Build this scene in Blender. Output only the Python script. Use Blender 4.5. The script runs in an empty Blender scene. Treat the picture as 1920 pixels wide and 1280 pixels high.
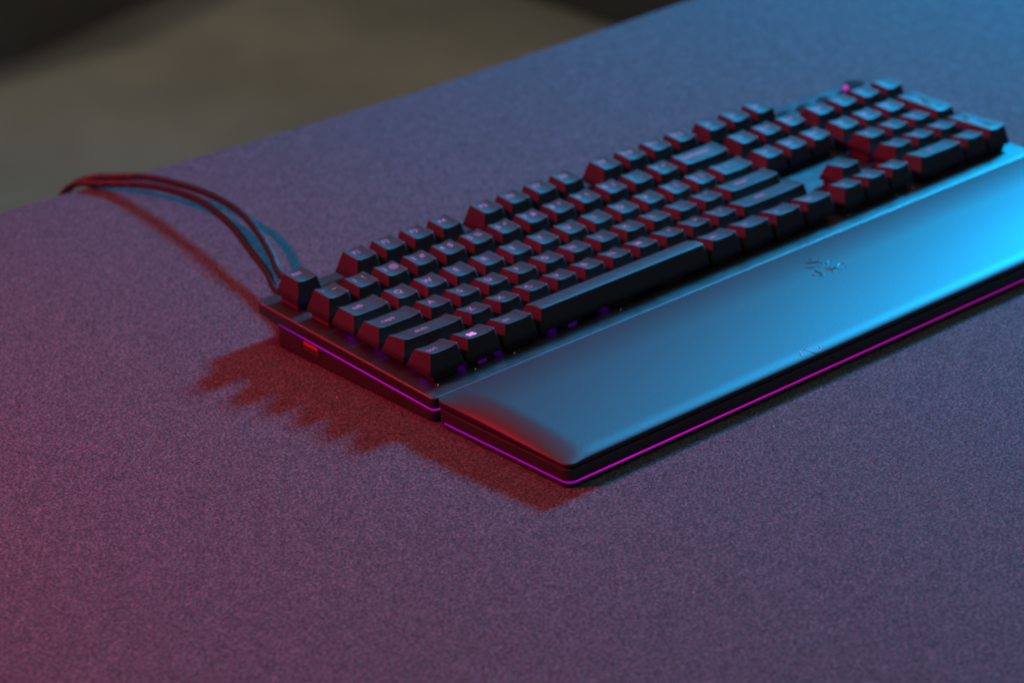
import bpy, bmesh, math, random
from mathutils import Vector, Matrix
random.seed(7)
S = bpy.context.scene
COL = S.collection
MM = 0.001

# ------------------------------------------------------------------ camera
cam_d = bpy.data.cameras.new('camera')
cam = bpy.data.objects.new('camera', cam_d)
COL.objects.link(cam)
S.camera = cam
r = Vector((0.7424311, -0.66952368, -0.02311049))
u = Vector((0.30075791, 0.30228652, 0.90452614))
f = Vector((0.59861568, 0.678499, -0.42579146))
cam.matrix_world = Matrix(((r.x, u.x, -f.x, -0.82634), (r.y, u.y, -f.y, -0.98883),
                           (r.z, u.z, -f.z, 0.64574), (0, 0, 0, 1)))
cam_d.lens = 106.63
cam_d.sensor_width = 36.0
cam_d.sensor_fit = 'HORIZONTAL'
cam_d.clip_start = 0.02
cam_d.clip_end = 60
cam_d.dof.use_dof = True
cam_d.dof.focus_distance = 1.41
cam_d.dof.aperture_fstop = 8.0

# ------------------------------------------------------------------ world, lights, exposure
W = bpy.data.worlds.new('World')
S.world = W
W.use_nodes = True
bgn = W.node_tree.nodes['Background']
bgn.inputs[0].default_value = (1.0, 0.97, 0.91, 1)
# dim neutral room: pale ceiling above, dark walls and floor level around
wn, wl = W.node_tree.nodes, W.node_tree.links
wtc = wn.new('ShaderNodeTexCoord'); wsp = wn.new('ShaderNodeSeparateXYZ'); wmr = wn.new('ShaderNodeMapRange')
wmr.interpolation_type = 'SMOOTHSTEP'
wmr.inputs['From Min'].default_value = 0.62; wmr.inputs['From Max'].default_value = 0.95
wmr.inputs['To Min'].default_value = 0.035; wmr.inputs['To Max'].default_value = 0.46
wl.new(wtc.outputs['Generated'], wsp.inputs[0]); wl.new(wsp.outputs['Z'], wmr.inputs['Value'])
wl.new(wmr.outputs[0], bgn.inputs[1])
S.view_settings.view_transform = 'Standard'
S.view_settings.look = 'None'
S.view_settings.gamma = 1
S.view_settings.exposure = 0
S.view_settings.use_curve_mapping = False

def area(name, loc, target, size, power, color, spread=None):
    d = bpy.data.lights.new(name, 'AREA')
    d.shape = 'DISK'; d.size = size; d.energy = power; d.color = color
    if spread: d.spread = math.radians(spread)
    o = bpy.data.objects.new(name, d); COL.objects.link(o)
    o.location = loc
    o.rotation_euler = (Vector(target) - Vector(loc)).to_track_quat('-Z', 'Y').to_euler()
    return o

area('blue_lamp', (1.36, 0.33, 0.72), (0.05, -0.25, 0.0), 0.22, 54.0, (0.0, 0.45, 1.0))
area('red_lamp', (-1.34, 0.86, 1.40), (-0.28, 0.14, 0.0), 0.13, 8.2, (1.0, 0.0, 0.055), 56)
area('room_lamp', (-0.4, 3.4, 1.2), (1.7, 1.8, -0.7), 0.5, 2.0, (1.0, 0.94, 0.76), 60)  # added fill light, brightens the floor past the far desk edge

# ------------------------------------------------------------------ material helpers
def mat(name, color=(0.02, 0.02, 0.02), rough=0.5, metal=0.0, spec=0.5):
    m = bpy.data.materials.new(name); m.use_nodes = True
    b = m.node_tree.nodes['Principled BSDF']
    b.inputs['Base Color'].default_value = (*color, 1)
    b.inputs['Roughness'].default_value = rough
    b.inputs['Metallic'].default_value = metal
    b.inputs['Specular IOR Level'].default_value = spec
    return m, m.node_tree.nodes, m.node_tree.links, b

def tex(n, l, scale, detail=2.0, rough=0.5, typ='ShaderNodeTexNoise'):
    tc = n.new('ShaderNodeTexCoord')
    t = n.new(typ); t.inputs['Scale'].default_value = scale
    if typ == 'ShaderNodeTexNoise':
        t.inputs['Detail'].default_value = detail; t.inputs['Roughness'].default_value = rough
    l.new(tc.outputs['Object'], t.inputs['Vector'])
    return t

def ramp(n, l, src, stops):
    r_ = n.new('ShaderNodeValToRGB')
    e = r_.color_ramp.elements
    while len(e) < len(stops): e.new(0.5)
    for i, (p, c) in enumerate(stops):
        e[i].position = p; e[i].color = (*c, 1) if len(c) == 3 else c
    l.new(src, r_.inputs[0]); return r_

def bump(n, l, src, b, strength, dist):
    k = n.new('ShaderNodeBump'); k.inputs['Strength'].default_value = strength
    k.inputs['Distance'].default_value = dist
    l.new(src, k.inputs['Height']); l.new(k.outputs[0], b.inputs['Normal']); return k

def noisy(m, n, l, b, scale, base, amp, bs=0.0, bscale=None, bdist=0.0001):
    t = tex(n, l, scale, 4)
    mr = n.new('ShaderNodeMapRange')
    mr.inputs['From Min'].default_value = 0.3; mr.inputs['From Max'].default_value = 0.7
    mr.inputs['To Min'].default_value = base - amp; mr.inputs['To Max'].default_value = base + amp
    l.new(t.outputs['Fac'], mr.inputs['Value']); l.new(mr.outputs[0], b.inputs['Roughness'])
    if bs:
        t2 = tex(n, l, bscale, 3); bump(n, l, t2.outputs['Fac'], b, bs, bdist)

# felt of the desk: warm and cool grey fibres
M_FELT, n, l, b = mat('heather_felt', rough=0.95, spec=0.15)
tA = tex(n, l, 740, 4, 0.78); tB = tex(n, l, 600, 4, 0.78); tC = tex(n, l, 140, 3, 0.6)
offs = n.new('ShaderNodeVectorMath'); offs.operation = 'ADD'; offs.inputs[1].default_value = (3.1, 7.7, 1.3)
tc = n.new('ShaderNodeTexCoord'); l.new(tc.outputs['Object'], offs.inputs[0]); l.new(offs.outputs[0], tB.inputs['Vector'])
rA = ramp(n, l, tA.outputs['Fac'], [(0.36, (0.020, 0.022, 0.023)), (0.5, (0.056, 0.062, 0.064)), (0.64, (0.128, 0.138, 0.142))])
rB = ramp(n, l, tB.outputs['Fac'], [(0.36, (1.5, 0.82, 0.86)), (0.5, (0.95, 1.0, 1.0)), (0.64, (0.5, 1.12, 1.2))])
mx = n.new('ShaderNodeMix'); mx.data_type = 'RGBA'; mx.blend_type = 'MULTIPLY'; mx.inputs[0].default_value = 1
l.new(rA.outputs[0], mx.inputs[6]); l.new(rB.outputs[0], mx.inputs[7])
rC = ramp(n, l, tC.outputs['Fac'], [(0.3, (0.86, 0.86, 0.86)), (0.7, (1.12, 1.12, 1.12))])
mx2 = n.new('ShaderNodeMix'); mx2.data_type = 'RGBA'; mx2.blend_type = 'MULTIPLY'; mx2.inputs[0].default_value = 1
l.new(mx.outputs[2], mx2.inputs[6]); l.new(rC.outputs[0], mx2.inputs[7])
l.new(mx2.outputs[2], b.inputs['Base Color'])
bump(n, l, tA.outputs['Fac'], b, 0.5, 0.0004)

M_EDGE, *_ = mat('dark_edge_band', (0.03, 0.03, 0.03), 0.6)
M_LEGS, *_ = mat('dark_steel', (0.03, 0.03, 0.032), 0.45, 0.6)
M_FLOOR, n, l, b = mat('olive_carpet', (0.2, 0.18, 0.14), 0.95, spec=0.1)
t = tex(n, l, 5.0, 5, 0.6)
rr = ramp(n, l, t.outputs['Fac'], [(0.3, (0.19, 0.17, 0.14)), (0.7, (0.28, 0.25, 0.205))])
l.new(rr.outputs[0], b.inputs['Base Color'])
M_CAB, *_ = mat('dark_grey_laminate', (0.08, 0.08, 0.08), 0.7)
M_CAB3, *_ = mat('soft_grey_cabinet', (0.17, 0.16, 0.14), 0.8)
M_CAB2, *_ = mat('black_laminate', (0.004, 0.004, 0.004), 0.7, spec=0.1)

M_PLATE, n, l, b = mat('black_anodised_metal', (0.012, 0.012, 0.014), 0.38, 0.0, 0.85)
noisy(M_PLATE, n, l, b, 120, 0.44, 0.05, 0.12, 2500, 0.00003)
M_BODY, n, l, b = mat('black_plastic_body', (0.010, 0.009, 0.010), 0.42, 0.0, 0.9)
noisy(M_BODY, n, l, b, 90, 0.50, 0.06, 0.1, 3000, 0.00003)
M_CAP, n, l, b = mat('keycap_plastic', (0.010, 0.011, 0.012), 0.42, 0.0, 0.45)
noisy(M_CAP, n, l, b, 160, 0.58, 0.04, 0.15, 2600, 0.00003)
b.inputs['Specular IOR Level'].default_value = 0.75
M_LEATHER, n, l, b = mat('black_leatherette', (0.003, 0.004, 0.006), 0.5, 0.0, 0.75)
b.inputs['Coat Weight'].default_value = 0.3
b.inputs['Coat Roughness'].default_value = 0.42
v = tex(n, l, 950, typ='ShaderNodeTexVoronoi')
t2 = tex(n, l, 1500, 3)
ad = n.new('ShaderNodeMath'); ad.operation = 'ADD'
l.new(v.outputs['Distance'], ad.inputs[0]); l.new(t2.outputs['Fac'], ad.inputs[1])
bump(n, l, ad.outputs[0], b, 0.22, 0.0001)
t3 = tex(n, l, 18, 2)
mr = n.new('ShaderNodeMapRange'); mr.inputs['From Min'].default_value = .3; mr.inputs['From Max'].default_value = .7
mr.inputs['To Min'].default_value = .59; mr.inputs['To Max'].default_value = .61
l.new(t3.outputs['Fac'], mr.inputs['Value']); l.new(mr.outputs[0], b.inputs['Roughness'])
M_EMB, *_ = mat('emblem_gloss', (0.01, 0.01, 0.01), 0.35, 0.0, 0.5)
M_SEAM, *_ = mat('seam_black', (0.002, 0.002, 0.002), 0.9, 0.0, 0.1)
M_METAL, *_ = mat('bright_steel', (0.75, 0.72, 0.68), 0.22, 1.0)
M_PORT, *_ = mat('port_plastic', (0.35, 0.07, 0.03), 0.35)
M_SOCK, *_ = mat('dark_socket_metal', (0.16, 0.1, 0.09), 0.4, 0.8)
M_SWITCH, *_ = mat('switch_housing', (0.05, 0.045, 0.05), 0.15, 0.0, 0.7)
M_DIAL, *_ = mat('dial_metal', (0.02, 0.02, 0.022), 0.3, 0.5)
M_CABLE, n, l, b = mat('braided_cable', (0.01, 0.008, 0.008), 0.45, 0.0, 0.5)
wv = tex(n, l, 900, typ='ShaderNodeTexVoronoi'); bump(n, l, wv.outputs['Distance'], b, 0.7, 0.0004)
M_LINT, *_ = mat('lint_fibre', (0.6, 0.5, 0.5), 0.8)

def glow(name, color, strength):
    m, n, l, b = mat(name, (0.02, 0.02, 0.02), 0.5)
    b.inputs['Emission Color'].default_value = (*color, 1)
    b.inputs['Emission Strength'].default_value = strength
    return m, n, l, b
M_LEGEND = glow('backlit_legend', (0.42, 0.13, 0.40), 1.05)[0]
M_WIN = glow('bright_backlit_legend', (0.95, 0.3, 0.95), 1.5)[0]
M_LED = glow('purple_led', (0.30, 0.0, 1.0), 2.0)[0]
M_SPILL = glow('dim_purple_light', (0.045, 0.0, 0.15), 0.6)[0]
M_DOT = glow('magenta_indicator', (0.7, 0.08, 0.8), 0.6)[0]

def strip_mat(name, xs):
    """light guide: its brightness really varies along its length, with the distance from its LEDs"""
    m, n, l, b = glow(name, (0.8, 0.0, 0.75), 0.75)
    tc = n.new('ShaderNodeTexCoord'); sp = n.new('ShaderNodeSeparateXYZ'); l.new(tc.outputs['Object'], sp.inputs[0])
    mr = n.new('ShaderNodeMapRange'); mr.inputs['From Min'].default_value = xs[0]; mr.inputs['From Max'].default_value = xs[1]
    l.new(sp.outputs[xs[2]], mr.inputs['Value'])
    rr = ramp(n, l, mr.outputs[0], xs[3]); l.new(rr.outputs[0], b.inputs['Emission Color'])
    return m

# ------------------------------------------------------------------ mesh helpers (millimetres in, metres out)
def tag(o, label=None, cat=None, group=None, kind=None):
    if label: o['label'] = label
    if cat: o['category'] = cat
    if group: o['group'] = group
    if kind: o['kind'] = kind
    return o

def empty(name, loc=(0, 0, 0), rot=(0, 0, 0)):
    o = bpy.data.objects.new(name, None); COL.objects.link(o)
    o.location = Vector(loc) * MM; o.rotation_euler = rot; o.empty_display_size = 0.02
    return o

def obj(name, bm, m, parent=None, loc=(0, 0, 0), smooth=True, recalc=True):
    if recalc: bmesh.ops.recalc_face_normals(bm, faces=bm.faces[:])
    bmesh.ops.scale(bm, vec=(MM, MM, MM), verts=bm.verts[:])
    me = bpy.data.meshes.new(name); bm.to_mesh(me); bm.free()
    me.materials.append(m)
    if smooth:
        me.polygons.foreach_set('use_smooth', [True] * len(me.polygons))
    o = bpy.data.objects.new(name, me); COL.objects.link(o)
    if parent: o.parent = parent
    o.location = Vector(loc) * MM
    return o

def rrect(x0, x1, y0, y1, rad, seg=5, nx=1, ny=1):
    """points of a rounded rectangle, counter-clockwise, long sides subdivided"""
    rad = max(0.01, min(rad, (x1 - x0) / 2 - .01, (y1 - y0) / 2 - .01))
    P = []
    cs = [(x1 - rad, y0 + rad, -90), (x1 - rad, y1 - rad, 0), (x0 + rad, y1 - rad, 90), (x0 + rad, y0 + rad, 180)]
    ns = [ny, nx, ny, nx]
    for k, (cx, cy, a) in enumerate(cs):
        for i in range(seg + 1):
            t = math.radians(a + 90 * i / seg)
            P.append((cx + rad * math.cos(t), cy + rad * math.sin(t)))
        nxt = cs[(k + 1) % 4]
        a2 = math.radians(nxt[2]); q = (nxt[0] + rad * math.cos(a2), nxt[1] + rad * math.sin(a2)); p = P[-1]
        for i in range(1, ns[k]):
            P.append((p[0] + (q[0] - p[0]) * i / ns[k], p[1] + (q[1] - p[1]) * i / ns[k]))
    return P

def loft(bm, loops, cap0=True, cap1=True):
    R = [[bm.verts.new(p) for p in L] for L in loops]
    for A, B in zip(R[:-1], R[1:]):
        k = len(A)
        for i in range(k):
            bm.faces.new((A[i], A[(i + 1) % k], B[(i + 1) % k], B[i]))
    if cap0: bm.faces.new(list(reversed(R[0])))
    if cap1: bm.faces.new(R[-1])
    return R

def slab(bm, rect, rad, layers, nx=1, ny=1, seg=5, cap0=True, cap1=True):
    """layers: (inset, z or z(x,y))"""
    L = []
    x0, x1, y0, y1 = rect
    for ins, z in layers:
        P = rrect(x0 + ins, x1 - ins, y0 + ins, y1 - ins, rad - ins * .5, seg, nx, ny)
        L.append([(x, y, z(x, y) if callable(z) else z) for x, y in P])
    return loft(bm, L, cap0, cap1)

def box(bm, x0, x1, y0, y1, z0, z1, bev=0.0):
    if bev:
        slab(bm, (x0, x1, y0, y1), bev, [(bev * .6, z0), (0, z0 + bev * .6), (0, z1 - bev * .6), (bev * .6, z1)], seg=3)
    else:
        loft(bm, [[(x0, y0, z), (x1, y0, z), (x1, y1, z), (x0, y1, z)] for z in (z0, z1)])

def tube(bm, pts, rad, seg=10):
    pts = [Vector(p) for p in pts]
    L = []
    up = Vector((0, 0, 1))
    for i, p in enumerate(pts):
        d = (pts[min(i + 1, len(pts) - 1)] - pts[max(i - 1, 0)]).normalized()
        s = d.cross(up)
        if s.length < 1e-3: s = d.cross(Vector((0, 1, 0)))
        s.normalize(); t = s.cross(d)
        rr_ = rad[i] if isinstance(rad, (list, tuple)) else rad
        L.append([tuple(p + s * math.cos(a) * rr_ + t * math.sin(a) * rr_) for a in [2 * math.pi * k / seg for k in range(seg)]])
    loft(bm, L)

def catmull(P, n=8):
    P = [Vector(p) for p in P]
    P = [P[0] * 2 - P[1]] + P + [P[-1] * 2 - P[-2]]
    out = []
    for i in range(1, len(P) - 2):
        for k in range(n):
            t = k / n
            a, b_, c, d = P[i - 1:i + 3]
            out.append(0.5 * ((2 * b_) + (c - a) * t + (2 * a - 5 * b_ + 4 * c - d) * t * t + (3 * b_ - a - 3 * c + d) * t ** 3))
    out.append(P[-2]); return out

# ------------------------------------------------------------------ floor and far furniture
FZ = -730
bm = bmesh.new(); box(bm, -4000, 9000, -4000, 9000, FZ - 60, FZ)
tag(obj('floor', bm, M_FLOOR, smooth=False), kind='structure')

t = empty('storage_cabinet', (1960, 1900, FZ))
tag(t, 'blurred dark grey and black furniture base behind the far desk edge at the top', 'cabinet')
bm = bmesh.new()
# left leg/panel: a rounded dark grey base on the floor
slab(bm, (-82, 130, -260, 560), 40, [(4, 0), (0, 4), (0, 596), (4, 600)], seg=6)
obj('side_panel', bm, M_CAB, t)
bm = bmesh.new(); box(bm, -20, 900, -900, -262, 1, 600, 6)
obj('cabinet_body', bm, M_CAB2, t)

t = empty('low_cabinet', (1500, 2900, FZ))
tag(t, 'dark blurred low cabinet beyond the floor in the top left corner', 'cabinet')
bm = bmesh.new()
L = []
for z, g in ((0, 0), (20, -8), (100, -8), (120, 0)):
    L.append([(-600 - g, -560, z), (-250, -570, z), (40, -490, z), (1300, 60, z), (1300, 600, z), (-600, 500, z)])
loft(bm, L)
obj('base_panel', bm, M_CAB3, t, smooth=False)

# ------------------------------------------------------------------ desk
desk = tag(empty('desk', (100, -150, FZ)), 'wide desk covered in mottled grey felt carrying the keyboard and wrist rest', 'desk')
far = catmull([(-700, 392, 0), (-350, 384, 0), (-8, 366, 0), (60, 360, 0), (131, 354, 0), (207, 349, 0), (287, 346, 0),
               (353, 346, 0), (464, 347, 0), (600, 351, 0), (800, 360, 0), (1050, 372, 0)], 4)
poly = [(-700, -600), (1050, -600)] + [(p.x, p.y) for p in reversed(far)]
def outline(ins, z):
    out = []
    k = len(poly)
    for i in range(k):
        a, b_, c = Vector(poly[i - 1]), Vector(poly[i]), Vector(poly[(i + 1) % k])
        n1 = (b_ - a).normalized(); n2 = (c - b_).normalized()
        nn = (Vector((-n1.y, n1.x)) + Vector((-n2.y, n2.x))).normalized()
        q = b_ + nn * ins
        out.append((q.x - 100, q.y + 150, z - FZ))
    return out
bm = bmesh.new(); loft(bm, [outline(0.3, -3.0), outline(0, -2.2), outline(0, -0.8), outline(.3, -.25), outline(1.2, 0)], cap0=True)
obj('felt_top', bm, M_FELT, desk, smooth=False)
bm = bmesh.new(); loft(bm, [outline(5, -28), outline(2, -26), outline(1.5, -4), outline(2, -3.05)])
obj('table_board', bm, M_EDGE, desk, smooth=False)
for sx in (-640, 930):
    for sy in (-540, 290):
        bm = bmesh.new(); box(bm, sx - 25 - 100, sx + 25 - 100, sy - 25 + 150, sy + 25 + 150, 1, -FZ - 28.2, 3)
        obj('leg', bm, M_LEGS, desk)

# ------------------------------------------------------------------ keyboard
# local frame: plate parallel to XY, root tilted 3 degrees; K() converts my key-plane measurements
TILT = math.radians(3)
kb = tag(empty('keyboard', (0, 0, 0), (TILT, 0, 0)),
         'full size black mechanical keyboard with backlit legends and purple side light line', 'keyboard')
def K(x, y, z): return (x, y + 10, z + 29)
PZ = -15.5 + 29
ground = lambda x, y: -y * math.tan(TILT) + 0.35
PX0, PX1, PY0, PY1 = -6.5, 436.5, -2.0, 134.5
bm = bmesh.new()
slab(bm, (PX0, PX1, PY0, PY1), 3.2, [(0.5, PZ - 6.2), (0.15, PZ - 5.6), (0, PZ - 3), (0, PZ - 1.0), (0.2, PZ - .45), (0.5, PZ - .15), (1.0, PZ)], seg=8)
obj('top_plate', bm, M_PLATE, kb, smooth=False)
bm = bmesh.new()
slab(bm, (PX0 + .7, PX1 - .7, PY0 + .5, 119), 3.0, [(0.6, ground), (0, lambda x, y: ground(x, y) + .8), (0, PZ - 7.1), (.5, PZ - 6.98)], seg=8)
lb = obj('lower_case', bm, M_BODY, kb, smooth=False)
# sloping rear underside between the lower case and the plate
bm = bmesh.new()
loft(bm, [[(PX0 + 2, 117.5, PZ - 9), (PX1 - 2, 117.5, PZ - 9), (PX1 - 2, 119.4, PZ - 9), (PX0 + 2, 119.4, PZ - 9)],
          [(PX0 + 1, 117.5, PZ - 6.25), (PX1 - 1, 117.5, PZ - 6.25), (PX1 - 1, 133, PZ - 6.25), (PX0 + 1, 133, PZ - 6.25)]])
obj('rear_case', bm, M_BODY, kb, smooth=False)
M_KSTRIP = strip_mat('keyboard_light_guide', (-0.002, 0.128, 1,
    [(0, (0.75, 0.0, 0.78)), (0.55, (0.72, 0.0, 0.72)), (0.82, (0.35, 0.0, 0.5)), (1.0, (0.08, 0, 0.16))]))
bm = bmesh.new()
slab(bm, (PX0 + .15, PX1 - .15, PY0 + .1, 119), 3.0, [(.75, PZ - 7.1), (.45, PZ - 7.0), (.45, PZ - 6.4), (.7, PZ - 6.27)], seg=8)
obj('light_strip', bm, M_KSTRIP, kb, smooth=False)
# rubber feet / tilt not visible

# USB port in the left wall, towards the rear
wx = PX0 + .7
port = None
bm = bmesh.new()
y0, y1, z0, z1 = 84.5, 98.5, 3.0, 9.0
py = lambda y: y
zz = -2.6
for (a0, a1, b0, b1) in ((y0, y1, z1 - .5, z1), (y0, y1, z0, z0 + .5), (y0, y0 + .5, z0 + .5, z1 - .5), (y1 - .5, y1, z0 + .5, z1 - .5)):
    box(bm, wx - .35, wx + .4, a0, a1, b0 + zz, b1 + zz)
port = obj('port', bm, M_BODY, kb, smooth=False)
bm = bmesh.new()
loft(bm, [[(wx - .04, a, c) for a, c in ((y0 + .6, z0 + .6 + zz), (y1 - .6, z0 + .6 + zz), (y1 - .6, z1 - .6 + zz), (y0 + .6, z1 - .6 + zz))],
          [(wx - .01, a, c) for a, c in ((y0 + .6, z0 + .6 + zz), (y1 - .6, z0 + .6 + zz), (y1 - .6, z1 - .6 + zz), (y0 + .6, z1 - .6 + zz))]])
obj('socket_shell', bm, M_SOCK, port, smooth=False)
bm = bmesh.new(); box(bm, wx - .25, wx - .05, y0 + 1.6, y1 - 1.6, z1 - 2.6 + zz, z1 - 1.0 + zz)
obj('socket_tongue', bm, M_PORT, port, smooth=False)

# keys ------------------------------------------------------------------
UNIT = 19.05
ROWZ = [(0.0, -2.6), (-0.3, -2.6), (-1.1, -2.5), (-1.9, -1.9), (0.24, 0.5), (0.05, 0.5)]
def row_y(rw): return rw * UNIT + (5.3 if rw == 5 else 0) - 1.3
def top_fn(rw, w, d, h=1.0, space=False):
    zf, zr = ROWZ[rw]
    if h > 1.5: zf, zr = ROWZ[rw][0], ROWZ[min(rw + 1, 5)][1] - .2
    yf, yr = -UNIT * h / 2 + 3.3, UNIT * h / 2 - 3.2
    hw = w * UNIT / 2 - 3.2
    def fn(x, y):
        t = (y - yf) / (yr - yf)
        z = zf + (zr - zf) * t
        if space: return z + 0.9 * (1 - (2 * t - 1) ** 2) - 0.2
        e = min(6.2, hw)
        # wide caps: scoop only dips near each end like the photo's modifier keys
        uu = max(0.0, min(1.0, (abs(x) - (hw - e)) / e))
        z -= 0.95 * (1 - uu * uu)
        return z
    return fn
def cap_mesh(rw, w, h=1.0, space=False):
    fn = top_fn(rw, w, 1, h, space)
    bx, by = w * UNIT / 2 - .5, h * UNIT / 2 - .45
    tx = w * UNIT / 2 - 3.2; yf = -h * UNIT / 2 + 3.3; yr = h * UNIT / 2 - 3.2
    nx = max(8, int(w * 8)); ny = 6
    zb = -11.5
    loops = []
    base = rrect(-bx, bx, -by, by, .9, 4, nx, ny)
    top = rrect(-tx, tx, yf, yr, 1.1, 4, nx, ny)
    loops.append([(x * .97, y * .97, zb) for x, y in base])
    loops.append([(x, y, zb + .25) for x, y in base])
    for s, bow in ((.33, .10), (.66, .12), (.9, .05)):
        L = []
        for (x0_, y0_), (x1_, y1_) in zip(base, top):
            zt = fn(x1_, y1_) - .35
            L.append((x0_ + (x1_ - x0_) * (s - bow * .0), y0_ + (y1_ - y0_) * s, zb + .25 + (zt - zb - .25) * s))
        loops.append(L)
    cy = (yf + yr) / 2
    def ins(p, k, dz):
        x, y = p
        x2 = x - math.copysign(min(abs(x), k), x); y2 = y - math.copysign(min(abs(y - cy), k), y - cy)
        return (x2, y2, fn(x2, y2) - dz)
    loops.append([ins(p, -.05, .38) for p in top])
    loops.append([ins(p, .08, .12) for p in top])
    loops.append([ins(p, .32, .0) for p in top])
    for k in (.8, .55, .3, .08):
        L = []
        for x, y in top:
            x2, y2, _ = ins((x, y), .32, 0)
            yk = cy + (y2 - cy) * k
            L.append((x2 - math.copysign(min(abs(x2), (1 - k) * (yr - yf) / 2), x2), yk, 0))
        loops.append([(x, y, fn(x, y)) for x, y, _ in L])
    bm = bmesh.new(); loft(bm, loops, cap0=True, cap1=True)
    return bm

cap_cache = {}
def text_mesh(s, size, cx, cy, fn, shear=0.0):
    cu = bpy.data.curves.new('legend_text', 'FONT')
    cu.body = s; cu.size = size * MM * 1.0; cu.align_x = 'CENTER'; cu.align_y = 'CENTER'
    cu.resolution_u = 3; cu.offset = 0.00002; cu.space_character = 1.05
    to = bpy.data.objects.new('legend_text', cu); COL.objects.link(to)
    bpy.context.view_layer.update()
    me = bpy.data.meshes.new_from_object(to)
    bpy.data.objects.remove(to); bpy.data.curves.remove(cu)
    for v_ in me.vertices:
        x = v_.co.x / MM + cx; y = v_.co.y / MM + cy
        v_.co = (x * MM, y * MM, (fn(x, y) + .035) * MM)
    me.materials.clear()
    return me
def merge(meshes, name):
    bm = bmesh.new()
    for me in meshes: bm.from_mesh(me); bpy.data.meshes.remove(me)
    out = bpy.data.meshes.new(name); bm.to_mesh(out); bm.free(); return out

def key(ux, rw, w, legs, kind='keycap', h=1.0, label=None, m=M_LEGEND):
    kk = (rw, w, h)
    space = kind == 'space_bar'
    cx, cy = (ux + w / 2) * UNIT, row_y(rw) + h * UNIT / 2
    loc = K(cx + .35, cy, 0)
    if kk in cap_cache:
        o = cap_cache[kk].copy(); o.name = kind; COL.objects.link(o); o.parent = kb; o.location = Vector(loc) * MM
        for k_ in ('label',):
            if k_ in o: del o[k_]
    else:
        o = obj(kind, cap_mesh(rw, w, h, space), M_CAP, kb, loc)
        cap_cache[kk] = o
    if label: o['label'] = label
    if w < 3:
        o.rotation_euler = [math.radians(random.gauss(0, .35)), math.radians(random.gauss(0, .35)), math.radians(random.gauss(0, .3))]
    fn = top_fn(rw, w, 1, h, space)
    if legs:
        ms = []
        for s, size, lx, ly in legs:
            if s == 'WIN':
                bmw = bmesh.new()
                for ix in (0, 1):
                    for iy in (0, 1):
                        g = .24
                        xa, xb = (-2.1, -g) if ix == 0 else (g, 2.4)
                        def hh(x): return 1.75 + .22 * (x + 2.1) / 4.5 * 1.0
                        ya = lambda x: (g if iy else -hh(x)); yb = lambda x: (hh(x) if iy else -g)
                        ps = [(xa, ya(xa)), (xb, ya(xb)), (xb, yb(xb)), (xa, yb(xa))]
                        X0, Y0 = lx - w * UNIT / 2, ly - h * UNIT / 2
                        nseg = 3
                        rows_ = []
                        for q in range(nseg + 1):
                            tt = q / nseg; xx = xa + (xb - xa) * tt
                            rows_.append([bmw.verts.new(((X0 + xx) * MM, (Y0 + yy) * MM, (fn(X0 + xx, Y0 + yy) + .05) * MM)) for yy in (ya(xx), yb(xx))])
                        for A, B in zip(rows_[:-1], rows_[1:]): bmw.faces.new((A[0], B[0], B[1], A[1]))
                me = bpy.data.meshes.new('w'); bmw.to_mesh(me); bmw.free(); ms.append(me)
            else:
                ms.append(text_mesh(s, size, lx - w * UNIT / 2, ly - h * UNIT / 2, fn))
        me = merge(ms, 'legend'); me.materials.append(m)
        lo = bpy.data.objects.new('legend', me); COL.objects.link(lo); lo.parent = o
    return o

def single(ch): return [(ch, 5.4, 8.9, 10.4)]
def pair(a, b_): return [(a, 5.0, 7.0, 11.0), (b_, 4.8, 12.5, 11.0)]
key(0, 5, 1, [('esc', 4.5, 9.0, 12.2)], label='escape keycap in the far left corner')
for i in range(12):
    ux = [2, 3, 4, 5, 6.5, 7.5, 8.5, 9.5, 11, 12, 13, 14][i]
    key(ux, 5, 1, [('F%d' % (i + 1), 4.6, 9.3, 11.4)] , label='keycap marked F%d' % (i + 1))
for ux, s in ((15.25, 'prt'), (16.25, 'scr'), (17.25, 'pse')):
    key(ux, 5, 1, [(s, 3.2, 9.3, 11.4)])
for i, (a, b_) in enumerate(zip('`1234567890-=', '~!@#$%^&*()_+')):
    key(i, 4, 1, pair(a, b_), label='keycap marked %s and %s' % (a, b_))
MOD = 'modifier_key'
key(13, 4, 2, [('backspace', 4.5, 17.5, 10.8)], MOD)
key(0, 3, 1.5, [('tab', 4.5, 11.6, 11.0)], MOD, label='tab key')
for i, c in enumerate('QWERTYUIOP'): key(1.5 + i, 3, 1, single(c), label='keycap with the letter ' + c)
key(11.5, 3, 1, pair('[', '{')); key(12.5, 3, 1, pair(']', '}'))
key(13.5, 3, 1.5, pair('\\', '|'), MOD)
key(0, 2, 1.75, [('caps', 4.5, 13.8, 9.6)], MOD, label='caps lock key')
for i, c in enumerate('ASDFGHJKL'): key(1.75 + i, 2, 1, single(c), label='keycap with the letter ' + c)
key(10.75, 2, 1, pair(';', ':')); key(11.75, 2, 1, pair("'", '"'))
key(12.75, 2, 2.25, [('enter', 4.5, 18.3, 10.6)], MOD, label='wide enter key of the letter block')
key(0, 1, 2.25, [('shift', 4.5, 18.9, 9.6)], MOD, label='wide left shift key')
for i, c in enumerate('ZXCVBNM'): key(2.25 + i, 1, 1, single(c), label='keycap with the letter ' + c)
key(9.25, 1, 1, pair(',', '<')); key(10.25, 1, 1, pair('.', '>')); key(11.25, 1, 1, pair('/', '?'))
key(12.25, 1, 2.75, [('shift', 4.5, 21.9, 10.3)], MOD, label='wide right shift key')
key(0, 0, 1.25, [('ctrl', 4.5, 8.6, 9.0)], MOD, label='left control key in the near corner')
key(1.25, 0, 1.25, [('WIN', 1, 9.6, 8.6)], MOD, m=M_WIN, label='key with a brightly lit four pane window mark')
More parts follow.
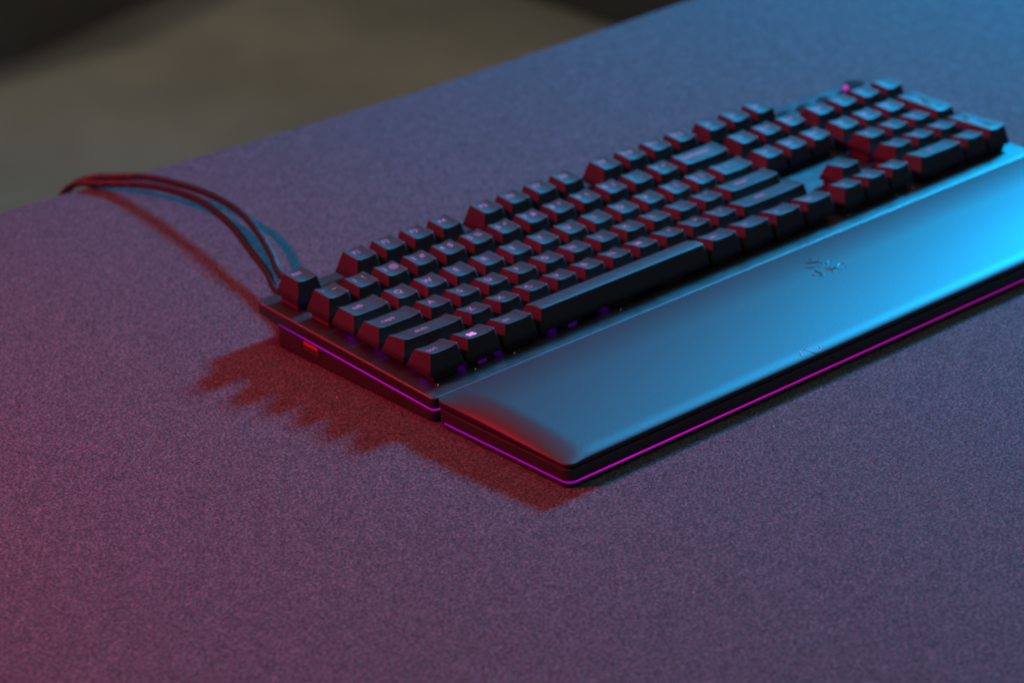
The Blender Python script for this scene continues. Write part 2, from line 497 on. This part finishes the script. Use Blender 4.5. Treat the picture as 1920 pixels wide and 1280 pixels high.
key(2.5, 0, 1.25, [('alt', 4.5, 8.6, 9.0)], MOD, label='left alt key')
key(3.75, 0, 6.25, None, 'space_bar')
key(10, 0, 1.25, [('alt', 4.5, 9.2, 9.4)], MOD)
key(11.25, 0, 1.25, [('fn', 4.5, 9.2, 9.4)], MOD)
key(12.5, 0, 1.25, [('\u2261', 4.6, 9.2, 9.4)], MOD)
key(13.75, 0, 1.25, [('ctrl', 4.5, 9.2, 9.4)], MOD)
for j, row in enumerate((('ins', 'home', 'pg up'), ('del', 'end', 'pg dn'))):
    for i, s in enumerate(row): key(15.25 + i, 4 - j, 1, [(s, 3.0, 9.4, 11.0)])
for ux, rw, kind in ((16.25, 1, '^'), (15.25, 0, '<'), (16.25, 0, 'v'), (17.25, 0, '>')):
    key(ux, rw, 1, [(kind, 4.2, 9.5, 10.0)], label='arrow key')
for j, row in enumerate((('num', '/', '*', '-'), ('7', '8', '9', None), ('4', '5', '6', None), ('1', '2', '3', None))):
    for i, s in enumerate(row):
        if s: key(18.5 + i, 4 - j, 1, [(s, 3.4 if s == 'num' else 4.2, 9.3, 11.0)])
key(18.5, 0, 2, [('0', 4.2, 17.0, 9.6)])
key(20.5, 0, 1, [('.', 4.6, 9.3, 10.0)])
key(21.5, 2, 1, [('+', 4.6, 9.3, 22)], MOD, h=2.0, label='tall plus key of the number pad')
key(21.5, 0, 1, [('enter', 3.0, 9.3, 22)], MOD, h=2.0, label='tall enter key of the number pad')

# switches and their purple LEDs where the gap under the caps shows them, plus added glow bars and patches
sw_spots = [(0.5, 5), (0.5, 4), (0.75, 3), (0.875, 2), (1.125, 1), (0.625, 0), (1.875, 0), (3.125, 0), (5.0, 0), (6.875, 0), (8.7, 0),
            (10.625, 0), (11.875, 0), (13.125, 0), (14.375, 0), (15.75, 0), (16.75, 0), (17.75, 0), (16.75, 1),
            (15.75, 3), (16.75, 3), (17.75, 3), (19.0, 1), (19.0, 2), (19.5, 0), (21.0, 0), (22.0, 0)]
bm = bmesh.new()
box(bm, -7, 7, -7, 7, PZ + .02, PZ + 2.6, .8); box(bm, -5.2, 5.2, -5.2, 5.2, PZ + 2.6, PZ + 6, 1)
sw0 = obj('switch', bm, M_SWITCH, None, smooth=False)
bm = bmesh.new(); box(bm, -3.2, 3.2, 7.05, 8.4, PZ + .05, PZ + 1.6)
led0 = obj('led', bm, M_LED, sw0, smooth=False)
bm = bmesh.new(); box(bm, -7.45, -7.05, -3, 3, PZ + 2.75, PZ + 3.6)
glow_bar0 = obj('led', bm, M_LED, None, smooth=False)  # added bar tucked under the cap, throws purple glow onto the plate
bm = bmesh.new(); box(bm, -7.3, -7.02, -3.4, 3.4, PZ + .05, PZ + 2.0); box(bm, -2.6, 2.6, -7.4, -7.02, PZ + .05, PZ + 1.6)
spill0 = obj('light_window', bm, M_SPILL, None, smooth=False)  # self-lit boxes standing in for purple light spilling around the switch
for i, (ux, rw) in enumerate(sw_spots):
    if i == 0: wfirst = True
    s = sw0 if i == 0 else sw0.copy()
    if i: COL.objects.link(s)
    s.parent = kb; s.location = Vector((ux * UNIT, row_y(rw) + UNIT / 2 + 10, 0)) * MM
    if i:
        for c0 in ((led0, spill0) if i in (6, 8) else (led0,)):
            if c0 is spill0 and wfirst:
                spill0.parent = s; wfirst = False; continue
            d = c0.copy(); COL.objects.link(d); d.parent = s
    if 2 <= i < 10:
        d = glow_bar0 if i == 2 else glow_bar0.copy()
        if i > 2: COL.objects.link(d)
        d.parent = s
# tiny bright plate screws
for x, y in ((356.6, 61), (357.6, 42.8), (346.4, -1.4), (332.8, -1), (294.4, -1.6), (28.1, -2.6), (53.4, -2.4), (125, -2.4), (4.2, -2.8)):
    bm = bmesh.new(); bmesh.ops.create_uvsphere(bm, u_segments=10, v_segments=6, radius=.55)
    bmesh.ops.translate(bm, vec=Vector(K(x, y, -15.3)), verts=bm.verts[:])
    obj('plate_screw', bm, M_METAL, kb)

# dial and media buttons in the far right corner
def disc(bm, cx, cy, z0, z1, rad, bev, seg=40):
    L = []
    for rr_, z in ((rad, z0), (rad, z1 - bev), (rad - bev * .4, z1 - bev * .3), (rad - bev, z1)):
        L.append([(cx + rr_ * math.cos(2 * math.pi * k / seg), cy + rr_ * math.sin(2 * math.pi * k / seg), z) for k in range(seg)])
    loft(bm, L)
dx, dy, _ = K(424, 112, 0)
bm = bmesh.new(); disc(bm, dx, dy, PZ + .02, PZ + 4.6, 7.6, 1.2)
dial = obj('dial', bm, M_DIAL, kb, smooth=False)
bm = bmesh.new(); box(bm, dx - 9.3, dx - 7.2, dy - 1.5, dy + 1.5, PZ + 3.2, PZ + 5.8, .5)
obj('indicator', bm, M_DOT, dial, smooth=False)
for k in range(3):
    bm = bmesh.new(); disc(bm, dx - 24 - 17 * k, dy, PZ + .02, PZ + 1.3, 5.6, .5)
    obj('media_button', bm, M_DIAL, kb, smooth=False)

# cables: world millimetre points, turned into the keyboard's frame
def w2l(p):
    x, y, z = p
    c_, s_ = math.cos(TILT), math.sin(TILT)
    return (x, y * c_ + z * s_, -y * s_ + z * c_)
cA = [(20, 128, 9), (22, 140, 7), (27, 161, 6.5), (36, 180, 8), (45, 206, 10), (55, 234, 11.5), (62, 263, 12.2), (65, 287, 11.2), (64, 314, 9), (59, 338, 5.6),
      (50, 356, 3.2), (44, 368, 1), (38, 377, -10), (34, 380, -30), (33, 380, -80)]
cB = [(29, 128, 10), (31, 144, 9), (37, 170, 10), (45, 187, 12.5), (54, 209, 15), (62, 232, 16.4), (67, 256, 16), (69, 279, 15), (69, 307, 12.4), (67, 332, 9.2),
      (60, 351, 5.8), (52, 364, 3.6), (45, 376, -5), (39, 382, -30), (38, 382, -80)]
for c_ in (cA, cB):
    bm = bmesh.new(); tube(bm, [w2l(p) for p in catmull(c_, 8)], 2.0, 14)
    obj('cable', bm, M_CABLE, kb)

# ------------------------------------------------------------------ wrist rest (world frame)
wr = tag(empty('wrist_rest', (0, 0, 0)), 'padded black leatherette wrist rest with magenta light line along the keyboard front', 'wrist rest')
WX0, WX1, WY0, WY1 = -6.2, 436.5, -95.6, -2.7
bm = bmesh.new()
slab(bm, (WX0, WX1, WY0, WY1 - 4), 5, [(1.2, .3), (.2, 1.0), (.1, 2.45)], seg=8)
obj('foot_rail', bm, M_BODY, wr, smooth=False)
M_WF = strip_mat('wrist_rest_light_guide', (-0.006, 0.4365, 0,
    [(0, (0.42, 0.0, 0.6)), (0.02, (0.7, 0.0, 0.78)), (0.08, (0.95, 0.0, 0.9)), (0.25, (0.85, 0.0, 0.75)), (0.6, (0.5, 0, 0.45)), (1.0, (0.2, 0, 0.2))]))
bm = bmesh.new()
slab(bm, (WX0, WX1, WY0, WY1 - 3), 5, [(.55, 2.36), (.3, 2.5), (.3, 3.1), (.55, 3.25)], seg=8)
obj('light_strip', bm, M_WF, wr, smooth=False)
bm = bmesh.new()
slab(bm, (WX0, WX1, WY0, WY1 - 1), 5, [(.4, 3.26), (.1, 3.5), (0, 9.0), (.2, 9.7), (.9, 9.95)], seg=8)
obj('side_wall', bm, M_BODY, wr, smooth=False)
bm = bmesh.new()
slab(bm, (WX0 + .9, WX1 - .9, WY0 + .9, WY1 - 1.9), 4.4, [(0, 9.96), (0, 10.35)], seg=8)
obj('seam', bm, M_SEAM, wr, smooth=False)
# cushion: height field over a rounded rectangle
CX0, CX1, CY0, CY1 = WX0, WX1, WY0, WY1
def rear_rise(y):
    t = max(0.0, min(1.0, (y + 92) / 88)); return 1.7 * t * t * (3 - 2 * t)
def cz(x, y):
    """dome of the pad above its edge"""
    dx_ = min(x - CX0, CX1 - x); dyf = y - CY0; dyr = CY1 - y
    def ease(d, w, p):
        t = max(0.0, min(1.0, d / w)); return (1 - (1 - t) ** p) ** (1 / p)
    q = lambda d, w: 1 - (1 - max(0.0, min(1.0, d / w))) ** 2
    crown = 2.2 * ease(dyf, 7, 1.9) + 3.2 * q(dyf, 50)
    return 12.0 + rear_rise(y) + crown * ease(dx_, 13, 1.35) * q(dyr, 36)
NX = 220
xs = []
def grid_lines(a, b_, n, edge):
    out = []
    for i in range(n + 1):
        t = i / n
        out.append(a + (b_ - a) * t)
    ex = [a + edge * k / 8 for k in range(1, 8)] + [b_ - edge * k / 8 for k in range(1, 8)]
    return sorted(set([round(v_, 4) for v_ in out + ex]))
base = rrect(CX0, CX1, CY0, CY1, 5, 8, 90, 30)
loops = []
cxm = 0
def inset_pt(p, k):
    x, y = p
    # move along towards a medial segment
    hx = (CX1 - CX0) / 2; hy = (CY1 - CY0) / 2
    mxp, myp = (CX0 + CX1) / 2, (CY0 + CY1) / 2
    sx = (hx - k) / hx; sy = (hy - k) / hy
    return (mxp + (x - mxp) * sx, myp + (y - myp) * sy)
loops.append([(*inset_pt(p, .5), 10.36) for p in base])
loops.append([(*inset_pt(p, .1), 10.6) for p in base])
loops.append([(*inset_pt(p, .0), 11.2 + rear_rise(p[1])) for p in base])
loops.append([(*inset_pt(p, .02), 11.9 + rear_rise(p[1])) for p in base])
for k in (.16, .3, .5, .75, 1.1, 1.6, 2.2, 3, 4, 5.2, 6.6, 8.5, 10.5, 13, 16, 19, 22, 25, 28, 31, 34, 37, 40, 43, 45.5):
    L = []
    for p in base:
        x, y = inset_pt(p, k)
        L.append((x, y, cz(x, y)))
    loops.append(L)
bm = bmesh.new(); loft(bm, loops)
obj('cushion', bm, M_LEATHER, wr)

# emblem pressed into the pad: three intertwined serpent shapes
ex, ey = 227.8, -35.2
eb = bmesh.new()
def eput(pts, rad):
    P = [(ex + x, ey + y, cz(ex + x, ey + y) - .14) for x, y in pts]
    C_ = catmull(P, 6)
    n_ = len(C_)
    tube(eb, C_, [max(.1, .8 * rad * math.sin(math.pi * (.12 + .8 * i / (n_ - 1)))) for i in range(n_)], 8)
for a0 in (90, 210, 330):
    def rot(x, y):
        a = math.radians(a0 - 90); return (x * math.cos(a) - y * math.sin(a), x * math.sin(a) + y * math.cos(a))
    eput([rot(*q) for q in ((0.8, 1.0), (2.8, 3.2), (2.6, 6.0), (0.4, 7.6), (-1.8, 9.2), (-1.2, 11.2), (1.2, 12.4))], .75)
    eput([rot(*q) for q in ((-0.6, 0.8), (-2.4, 2.6), (-4.8, 3.2), (-6.6, 5.0), (-6.2, 7.6))], .6)
    eput([rot(*q) for q in ((1.2, 12.4), (2.6, 11.6), (3.6, 10.4))], .55)
    eput([rot(*q) for q in ((3.6, 5.6), (5.4, 7.4), (5.6, 9.2))], .4)
obj('emblem', eb, M_EMB, wr)

# ------------------------------------------------------------------ lint specks on the felt
M_SPECK, *_ = mat('pale_lint', (0.7, 0.6, 0.6), 0.7)
spk = None
for sx, sy, sc, lab in ((-21.3, 52.2, .8, 'pale lint speck on the felt inside the red key shadow close to the keyboard side'),
                        (-34.8, 112.4, .7, 'pale lint speck on the felt at the rear of the red key shadow'),
                        (105.6, -116.5, .8, 'larger pale lint speck on the felt in front of the wrist rest'),
                        (108.8, -128.2, .5, 'smaller pale lint speck on the felt, the one farther from the wrist rest'),
                        (-31.3, -200.0, .7, 'pale lint speck alone on the empty felt in the foreground')):
    if spk is None:
        bm = bmesh.new(); bmesh.ops.create_icosphere(bm, subdivisions=2, radius=.45)
        for v_ in bm.verts: v_.co *= 1 + random.uniform(-.25, .25)
        bmesh.ops.scale(bm, vec=(1.2, .8, .6), verts=bm.verts[:])
        o = spk = obj('lint_speck', bm, M_SPECK)
    else:
        o = spk.copy(); COL.objects.link(o)
    tag(o, lab, 'lint', 'lint specks on the felt')
    o.location = (sx * MM, sy * MM, .25 * MM); o.scale = (sc, sc, sc); o.rotation_euler.z = sx

# ------------------------------------------------------------------ curled lint fibre on the front edge of the pad
bm = bmesh.new()
pts = []
for x, y in ((150.0, -92.8), (151.5, -90.6), (154, -89.8), (156, -91.4), (157.8, -94.0), (160.4, -94.6), (163, -93.4), (163.6, -91.6)):
    pts.append((x - 157, y + 92, cz(x, y) - 13))
tube(bm, catmull(pts, 6), .08, 6)
lf = obj('lint_fibre', bm, M_LINT, None, (157, -92, 13.25))
tag(lf, 'tiny pale curled lint fibre lying on the front edge of the wrist rest pad', 'lint')
